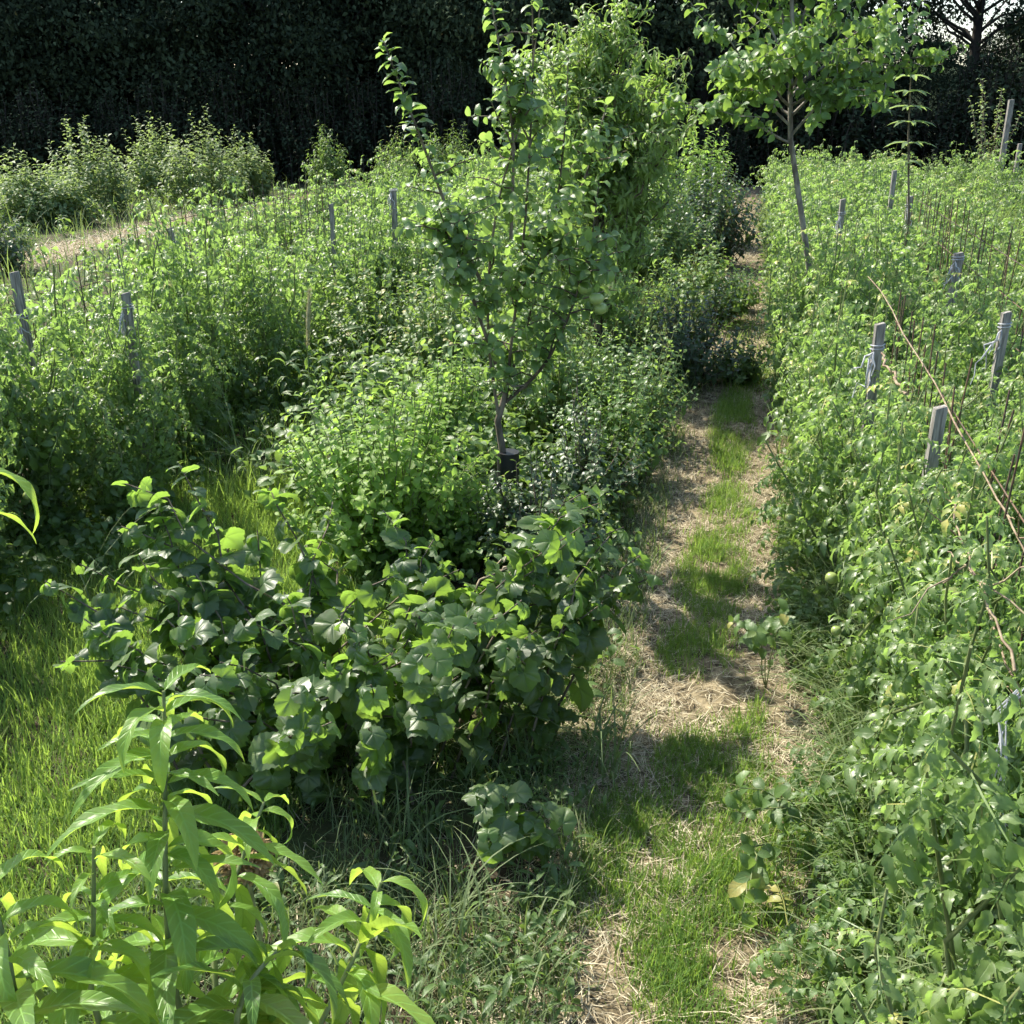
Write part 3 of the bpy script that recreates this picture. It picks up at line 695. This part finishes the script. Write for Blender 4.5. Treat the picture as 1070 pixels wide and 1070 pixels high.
# ------------------------------------------------------------------ apple tree
def apple_tree():
    base = G(530, 572); Y = base[1]
    t = thing('apple_tree', 'young apple tree with upright shoots, black trunk guard and green apples', 'tree', base)
    wd, lf, fr = Geo(), Geo(), Geo(); D = lambda px, py, dy=0.: P(px, py, Y + dy) - base
    fork = D(520, 440)
    g = Geo(); g.tube([np.zeros(3) - [0, 0, .05], D(528, 520), D(525, 470), fork, D(530, 405)], [.022, .020, .018, .017, .014], 8, .5); g.build('trunk', M_BARK, t)
    g = Geo(); gh = D(529, 472)[2]
    g.tube([(0, 0, .0), (.004, 0, gh * .5), (.006, 0, gh)], [.062, .060, .056], 12, .5); g.build('trunk_guard', M_BLACK, t)
    limbs = [[fork, D(503, 360, -.05), D(505, 280, -.1), D(520, 190, -.1), D(560, 110, -.05), D(578, -30)],
             [D(530, 405), D(536, 350), D(552, 260), D(560, 150), D(566, 60), D(560, -60)],
             [D(528, 420), D(580, 385, -.05), D(612, 330, -.1), D(640, 260, -.1), D(650, 190, -.1)],
             [D(505, 300, -.1), D(470, 230, -.15), D(440, 150, -.2), D(418, 95, -.2), D(398, 42, -.2)],
             [D(540, 300), D(600, 250, .1), D(640, 170, .15), D(660, 110, .2)],
             [D(535, 250, -.1), D(540, 140, -.1), D(522, 60, -.1), D(503, -30, -.1)],
             [D(528, 410), D(555, 340, .25), D(590, 250, .35), D(605, 150, .4), D(610, 60, .4)],
             [D(515, 380, -.1), D(480, 300, -.25), D(455, 250, -.3), D(440, 215, -.35)]]
    for i, L in enumerate(limbs):
        L = np.array(L); L[:, 0] = L[:, 0] * (.98 if i == 3 else .80); tt = np.linspace(0, 1, 14); k = np.linspace(0, 1, len(L))
        fine = np.stack([np.interp(tt, k, L[:, j]) for j in range(3)], -1)
        for _ in range(2): fine[1:-1] = (fine[:-2] + 2 * fine[1:-1] + fine[2:]) / 4
        wd.tube(fine, np.linspace(.0095, .003, 14), 6, rng.random())
        shoot(None, lf, fine, .01, .004, 74, T_OVAL, .074, .22 if i != 3 else .30, .35, .05, .8, rb=.5)
        for q in range(24 if i not in (3, 5) else (4 if i == 3 else 9)):
            o, ax = along(fine, np.array([rng.uniform(.04, .8)])); d = rng.normal(0, 1, 3); d[2] = abs(d[2]) * .4 + .1; d = norm(d) * rng.uniform(.10, .26)
            shoot(wd, lf, curve_pts(o[0], o[0] + d, 5, 0, .05, .05), .005, .002, 13, T_OVAL, .064, .2, .3, .1, .8, rb=.48)
    wd.build('branches', M_BARK, t); lf.build('leaves', M_APPLE, t)
    for px, py, dy in ((625, 290, -.12), (611, 301, -.1), (623, 312, -.15), (627, 322, -.1), (552, 305, -.1)):
        g = Geo(); c = D(px, py, dy); fruit_geo(g, c, .033)
        g.tube([c + [0, 0, .022], c + [.004, 0, .055]], .0015, 4, .2); g.build('apple', M_APPLEF, t)
apple_tree()

# ------------------------------------------------------------------ other trees of the garden
def leafy_tree(name, label, base, trunk, limbs, T, size, mats, twigs, per, tl, group=None, droop=.1, rb=.55, r=.03, leafn=30, prune=None, updir=.35):
    """trunk: points; limbs: lists of points (relative to base)"""
    t = thing(name, label, 'tree', base, group)
    g = Geo(); tr = np.array(trunk); g.tube(tr, np.linspace(r, r * .55, len(tr)), 9, .5); g.build('trunk', mats[0], t)
    wd, lf = Geo(), Geo()
    for L in limbs:
        fine = curve_pts(L[0], L[1], 9, 0, .03, .06)
        wd.tube(fine, np.linspace(r * .42, r * .12, 9), 6, rng.random())
        shoot(None, lf, fine, .01, .004, leafn, T, size, .4, .35, droop, .8, rb=rb)
        for q in range(twigs):
            o, ax = along(fine, np.array([rng.uniform(.2, 1)])); d = rng.normal(0, 1, 3) + ax[0] * .8; d[2] = d[2] * .6 + updir; d = norm(d) * tl * rng.uniform(.5, 1.2)
            shoot(wd, lf, curve_pts(o[0], o[0] + d, 5, 0, .05, .03), r * .12, .002, per, T, size, .15, .3, droop, .8, rb=rb, sides=4)
    wd.build('branches', mats[0], t); lf.build('crown', mats[1], t); return t
# dense lime green tree behind the apple tree
b = UV(-1.12, 8.6)
lim = []
for k in range(44):
    z0 = rng.uniform(.3, 1.9); a = rng.random() * 6.283; q = rng.uniform(.3, 1.0)
    top_ = min(2.85, z0 + rng.uniform(.5, 1.1)); rad = 1.04 * q * (1 - .55 * max(0, (top_ - 1.6) / 1.2))
    lim.append([np.array([0, 0, z0]), np.array([math.cos(a) * rad, math.sin(a) * rad, top_])])
leafy_tree('plum_tree', 'dense lime green bushy tree rising behind the apple tree', b, [(0, 0, -.1), (.02, 0, .8), (0, .02, 1.6), (.02, 0, 2.3)], lim, T_PEACHF, .105, (M_BARK, M_PLUM), 16, 18, .34, droop=.15, rb=.5)
# young tree right of the path
b = np.array([2.24, 7.8, 0]); Yt = 7.8
D = lambda px, py, dy=0.: P(px, py, Yt + dy) - b
fork = D(826, 145)
lim = [[D(826, 150), D(715, 112, -.3)], [D(824, 130), D(738, 25, -.2)], [D(824, 110), D(770, 60, -.6)], [D(828, 120), D(905, 60, .2)], [D(828, 140), D(930, 55, -.3)], [D(826, 90), D(985, 60, .0)],
       [D(826, 60), D(800, -60, .1)], [D(828, 60), D(880, -80, .2)], [D(826, 100), D(860, 20, -.7)], [D(826, 100), D(850, 30, .8)], [D(826, 70), D(745, -50, .3)], [D(826, 60), D(950, -40, .3)], [D(826, 110), D(905, 100, -.5)], [D(826, 120), D(760, 90, .5)], [D(828, 100), D(925, 20, .6)]]
leafy_tree('young_hazel', 'young tree with a slim leaning trunk and wide bright crown right of the path', b, [(.02, 0, -.1), (.03, 0, .5), D(845, 275), D(834, 200), fork, D(826, 90), D(828, 30), D(826, -60)], lim, T_OVAL, .088, (M_GBARK, M_YOUNG), 10, 13, .36, droop=.15, rb=.48, r=.025, leafn=26, updir=.1)
# thin sapling with whorls of pale leaves
b = np.array([G(948, 245, 1.1)[0], G(948, 245, 1.1)[1], 0]); Ys = b[1]
t = thing('whorled_sapling', 'thin sapling with flat whorls of pale leaves above the right tomato rows', 'sapling', b)
g = Geo(); tp = P(952, 75, Ys) - b; g.tube([(0, 0, 0), (0, 0, 1.2), (tp[0] * .7, tp[1], tp[2] * .8), tp], [.012, .010, .008, .004], 6, .5); g.build('stem', M_BARK, t)
lf = Geo()
for py in (80, 96, 112, 128, 150, 170):
    c = P(951, py, Ys) - b; n = 7; a = np.arange(n) * .9 + rng.random() * 6
    d = np.stack([np.cos(a), np.sin(a), np.full(n, .25)], -1); put(lf, T_PEACHF[:1], np.repeat(c[None], n, 0), d, np.array([[0, 0, 1.]] * n), np.full(n, .20) * rng.uniform(.8, 1.2, n), np.full(n, .6))
lf.build('leaves', M_GREY, t)
# far small trees and posts at the right
b = np.array([10.95, 25.2, 0]); t = thing('ivy_stump', 'ivy clad stump with upright leafy shoots near the far right post', 'stump', b)
st, lf = Geo(), Geo()
for k in range(9):
    a = rng.normal(0, .5); top_ = np.array([math.sin(a) * .9, rng.normal(0, .2), rng.uniform(1.6, 2.9)])
    shoot(st, lf, curve_pts((math.sin(a) * .15, 0, .2), top_, 6, 0, .02, .05), .02, .006, 34, T_OVALF, .13, .25, .3, .1, .8, rb=.6)
st.tube([(0, 0, -.1), (.03, 0, .4), (0, 0, .9)], [.22, .17, .12], 9, .4)
st.build('stump', M_BARK, t); lf.build('foliage', M_GREY, t)
stake(1057, 104, 2.1, dist=24, label='tall bare fence post at the far right in front of the dark wood', w=.16, name='fence_post', cover=0, group='posts at the far edge of the garden')
stake(1066, 150, 1.5, dist=23.6, label='low bare fence post beside the tall one at the far right', w=.12, name='fence_post', cover=0, group='posts at the far edge of the garden')

# pale shrubs at the far left
for px, py, R, H, lab in ((95, 225, 1.05, 1.75, 'pale grey green shrub left of centre among the far left bushes'), (60, 235, .8, 1.15, 'low pale shrub at the front of the far left bushes'), (215, 213, 1.15, 1.85, 'tall pale shrub at the right end of the far left bushes'),
                          (165, 208, .9, 1.7, 'pale shrub with spiky top between the two tallest far left bushes'), (22, 238, .9, 1.2, 'pale shrub near the left edge in front of the dark wood'), (258, 208, .8, 1.3, 'small shrub shading into the dark wood, right of the pale bushes')):
    bush('raspberry_shrub', lab, 'bush', G(px, py), (M_STEM, M_GREY), 'pale shrubs at the far left', R=R, H=H * 1.13, shoots=70, per=30, T=T_OVALF, size=.15, up=.2, t0=.08, rb=.55, base=.6)
bush('dark_shrub', 'dark green leafy shrub cut by the left edge beside the straw strip', 'bush', G(-5, 285), (M_STEM, M_DARKSH), R=.75, H=.95, shoots=50, per=26, T=T_OVALF, size=.11, t0=.1)
for px, py, R, H, lab in ((345, 215, .55, 1.75, 'narrow leafy shrub with drooping tip left of the tall apple shoot'), (470, 205, 1.0, 1.9, 'broad green shrub under the black gap, behind the left row'), (415, 205, .8, 1.55, 'green shrub between the far stake and the apple shoot')):
    bush('currant_shrub', lab, 'bush', G(px, py), (M_STEM, M_WEED), R=R, H=H, shoots=60, per=28, T=T_PEACHF, size=.16, t0=.1, rb=.5, droop=.3)

# ------------------------------------------------------------------ small plants
def tuft(px, py, n, L, label, group='grass tufts beside the path', spread=.05, seed=0, rb=.6):
    q = G(px, py); g = Geo(); p = rng.normal(0, spread, (n, 3)) * [1, 1, 0]
    grass(g, p, L * .6, L, .0065, .35, 1.7, rb, .15, 7, .1)
    o = g.build('grass_tuft', M_TALLG); o.location = [float(c) for c in q]; tag(o, label, 'grass tuft', group)
tuft(475, 985, 34, .42, 'pale arching grass tuft between the peach leaves and the straw')
tuft(540, 1000, 15, .36, 'grass tuft with long pale blades bent over the shaded straw')
tuft(630, 805, 44, .42, 'tall grass tuft at the path edge below the currant bush tip')
tuft(555, 800, 40, .34, 'green grass tuft under the right side of the currant bush')
tuft(420, 880, 22, .40, 'thin grass tuft in the shade in front of the currant bush')
tuft(275, 515, 44, .62, 'tall thin grass tuft standing in the dark gap before the left row', 'grass tufts by the left row', .09)
tuft(95, 640, 16, .62, 'dry bent grass tuft left of the currant bush', 'grass tufts by the left row', .06, rb=.9)
tuft(940, 1040, 40, .40, 'grass tuft in the weeds at the lower right corner', 'grass tufts in the right row')
tuft(880, 1075, 40, .36, 'grass tuft hanging over the straw at the bottom right', 'grass tufts in the right row')
tuft(950, 800, 40, .60, 'grass tuft growing through the near right tomatoes', 'grass tufts in the right row')
tuft(700, 420, 50, .55, 'grass tuft under the shrub at the left path edge', 'grass tufts by the shrubs', .12)
# foxtail head
q = P(320, 310, 6.1); b = np.array([q[0] - .02, 6.1, 0]); t = thing('foxtail_grass', 'single pale foxtail seed head standing against the left row', 'grass stalk', b)
g = Geo(); g.tube([(0, 0, 0), (.0, 0, q[2] * .5), q - b - [.015, 0, .3]], [.004, .003, .002], 5, .6); g.build('stalk', M_STEM, t)
g = Geo(); c = np.linspace(0, 1, 12); hp = (q - b - [.015, 0, .3])[None] + np.stack([c * .035, 0 * c, c * .33], -1); g.tube(hp, .003 + .009 * np.sin(np.pi * c.clip(.03, .97)), 8, .6)
m = 420; o, ax = along(hp, rng.random(m)); g.blades(o, np.full(m, .035), np.full(m, .003), rng.random(m) * 6.283, np.full(m, .6), np.zeros(m), rng.random(m), 2)
g.build('seed_head', M_SEED, t)
# dried flower head under the peach leaves
q = P(255, 895, 1.75); b = np.array([q[0], q[1], 0]); t = thing('dried_flower', 'dried orange brown flower head below the peach leaves', 'flower', b)
g = Geo(); g.tube([(0, 0, 0), (.02, 0, q[2] * .6), (0, 0, q[2])], [.006, .005, .004], 6, .5); g.build('stalk', M_STEM, t)
g = Geo(); m = 900; d = norm(rng.normal(0, 1, (m, 3))); o = d * rng.uniform(.015, .05, (m, 1)) + [0, 0, q[2]]
put(g, T_OVALF, o, d, rng.normal(0, 1, (m, 3)), rng.uniform(.012, .024, m), rng.random(m)); g.build('flower_head', M_ORANGE, t)
# dark leaved weed shoots reaching over the path
for label, root, tips in (('dark leaved weed shoot arching from the right row over the path', (868, 890), [(760, 828, 2.55), (775, 850, 2.5)]), ('small drooping weed shoot hanging over the bottom of the path', (800, 880), [(775, 955, 2.28), (783, 930, 2.3)]), ('upright leafy weed at the shaded bend of the path', (800, 720), [(765, 650, 3.5), (820, 640, 3.5), (790, 660, 3.4)])):
    q = G(*root); t = thing('weed_shoot', label, 'weed', q, 'weeds at the path edge'); st, lf = Geo(), Geo()
    for px, py, y in tips:
        e = P(px, py, y) - q; e[2] = max(e[2], .04)
        shoot(st, lf, curve_pts((0, 0, 0), e, 8, 0, .02, .18), .003, .0015, 12, T_OVAL, .07, .45, .4, .1, .8, rb=.3)
    st.build('stem', M_STEM, t); lf.build('leaves', M_WEED, t)
# two dry sticks by the currant bush
for a, e, label in (((500, 612, 3.9), (552, 560, 4.1), 'short dry grass stalk sticking up behind the currant bush'), ((515, 600, 3.9), (582, 568, 4.0), 'longer dry grass stalk slanting right behind the currant bush')):
    cane('dry_stalk', [P(*a), (P(*a) + P(*e)) / 2 + [0, 0, .01], P(*e)], .005, .0025, label, 'dry stalk', M_STRAW)

# ------------------------------------------------------------------ dark wood behind the garden
def wood_tree(k, H, R, low, nc=105):
    wd, lf = Geo(), Geo()
    wd.tube([(0, 0, -.2), (.1, .05, H * .3), (.05, .1, H * .6), (.2, 0, H * .9)], [.26, .2, .14, .05], 8, .5)
    z = low + (H - low) * rng.random(nc) ** .9; a = rng.random(nc) * 6.283
    tt = (z - low) / (H - low); rad = R * np.sin(math.pi * (.16 + .80 * tt)) ** .7 * np.sqrt(rng.uniform(.25, 1, nc))
    cc = np.stack([np.cos(a) * rad, np.sin(a) * rad, z], -1)
    for c in cc[:40]: wd.tube(curve_pts((.08, .05, max(.4, c[2] * .75)), c, 5, 0, .04, .05), [.06, .045, .03, .02, .01], 5, .5)
    for c in cc:
        ct = rng.normal(.5, .28); cd_ = rng.normal(0, .5, 3)
        m = 240; o = c + rng.normal(0, 1, (m, 3)) * [.48, .48, .30]
        d = norm(rng.normal(0, 1, (m, 3)) + [0, 0, -.4]); put(lf, T_OVALF, o, d, rng.normal(0, .5, (m, 3)) + [0, 0, 1] + cd_, rng.uniform(.10, .20, m), np.clip(rng.normal(ct, .12, m), 0, 1))
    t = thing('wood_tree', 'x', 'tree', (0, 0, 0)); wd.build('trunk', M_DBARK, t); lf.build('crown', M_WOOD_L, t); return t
wsrc = [wood_tree(0, 8, 3.2, .8), wood_tree(1, 7.4, 2.9, .5), wood_tree(2, 8.6, 3.4, 1.2)]
wused = set()
def place_wood(x, y, s, label, group, low=None):
    i = int(rng.integers(3)); o = copy_tree(wsrc[i]) if i in wused else wsrc[i]; wused.add(i)
    o.location = (x, y, 0); o.rotation_euler = (0, 0, float(rng.random() * 6.283)); o.scale = (s, s, s * rng.uniform(.95, 1.1)); tag(o, label, 'tree', group)
x = -25.0
while x < 10.2:
    place_wood(x, 33.5 + rng.normal(0, .7), rng.uniform(.95, 1.1), 'dark leafy tree of the shaded wood edge behind the garden', 'trees along the dark wood edge'); x += rng.uniform(2.2, 2.9)
x = -29.0
while x < 11:
    place_wood(x, 38.5 + rng.normal(0, .8), 1.15, 'dark tree deep in the wood behind its edge', 'trees deeper in the dark wood'); x += rng.uniform(3, 4)
place_wood(19.0, 35, .9, 'dark tree at the right end of the wood, right of the sky gap', None)
place_wood(21.5, 40, 1.1, 'dark tree half behind the rightmost one, beyond the sky gap', None)
place_wood(13.0, 35.5, .44, 'low dark tree under the pale sky gap at the top right', None)
place_wood(16.6, 37.5, .52, 'taller of the two small dark trees under the sky gap', None)
thin = wood_tree(3, 8.0, 3.0, 2.2, 46); thin.location = (14.9, 37, 0); tag(thin, 'thin dark tree whose gappy crown breaks up the pale sky gap', 'tree')
wsh = None
for k in range(32):
    x = -23 + k * 1.5 + rng.normal(0, .3)
    if wsh is None:
        st, lf = bush_geo(R=1.5, H=2.8, shoots=90, per=34, T=T_OVALF, size=.2, r0=.02, base=.7, t0=.05)
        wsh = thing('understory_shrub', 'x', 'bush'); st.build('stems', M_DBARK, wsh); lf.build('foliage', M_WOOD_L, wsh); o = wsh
    else: o = copy_tree(wsh)
    o.location = (x, 30.2 + rng.normal(0, .5), 0); o.rotation_euler = (0, 0, float(rng.random() * 6)); s = rng.uniform(.8, 1.15) * (1.35 if x > 8 else 1); o.scale = (s, s, s * rng.uniform(.8, 1.2))
    tag(o, 'dark shrub filling the foot of the wood behind the garden', 'bush', 'dark shrubs under the wood')

g = Geo(); hx = np.linspace(-260, 260, 66); hp = []
for y, h in ((112, -.5), (119, .62), (126, .95), (140, 1.0), (170, -.5)):
    hp.append(np.stack([hx, np.full(66, y) + 5 * vnoise(hx * .05, hx * 0 + y), h * (4.2 + 1.6 * vnoise(hx * .035, hx * 0 + 3) + .7 * vnoise(hx * .3, hx * 0 + y))], -1))
i = np.arange(4)[:, None] * 66; j = np.arange(65)[None]
v = np.concatenate(hp); g.add(v, [np.stack([i + j, i + j + 1, i + 67 + j, i + 66 + j], -1).reshape(-1, 4)], np.full((len(v), 3), .5))
structure(g.build('hills', solid_mat('far_hill', (.015, .024, .012), (.035, .050, .024), .95, .1, .4)))
# ------------------------------------------------------------------ light, sky, camera
EL, AZ = math.radians(50), math.radians(-49)
to_sun = Vector((math.sin(AZ) * math.cos(EL), math.cos(AZ) * math.cos(EL), math.sin(EL)))
sl = bpy.data.lights.new('sun', 'SUN'); sl.energy = 4.3; sl.angle = math.radians(.55); sl.color = (1, .94, .80)
so = bpy.data.objects.new('sun', sl); COL.objects.link(so); so.rotation_euler = to_sun.to_track_quat('Z', 'Y').to_euler(); so.location = (0, 0, 30)
w = bpy.data.worlds.new('World'); SC.world = w; w.use_nodes = True; nt = w.node_tree
bg = nt.nodes['Background']; sky = nt.nodes.new('ShaderNodeTexSky'); sky.sky_type = 'NISHITA'; sky.sun_disc = False
sky.sun_elevation = EL; sky.sun_rotation = AZ; sky.air_density = 1.0; sky.dust_density = 1.2; sky.ozone_density = .5
nt.links.new(sky.outputs[0], bg.inputs[0]); bg.inputs[1].default_value = .128
cd = bpy.data.cameras.new('camera'); co = bpy.data.objects.new('camera', cd); COL.objects.link(co)
co.location = (0, 0, CAM_H); co.rotation_euler = (math.pi / 2 - PITCH, 0, 0)
cd.sensor_fit = 'HORIZONTAL'; cd.angle = 2 * math.atan(535 / FPX); cd.clip_start = .05; cd.clip_end = 2000
SC.camera = co
vs = SC.view_settings; vs.view_transform = 'Standard'; vs.look = 'None'; vs.exposure = 1.3; vs.gamma = 1
cy = SC.cycles; cy.use_adaptive_sampling = True; cy.adaptive_threshold = .03; cy.max_bounces = 5; cy.diffuse_bounces = 3; cy.glossy_bounces = 2; cy.transmission_bounces = 4; cy.caustics_reflective = False; cy.caustics_refractive = False
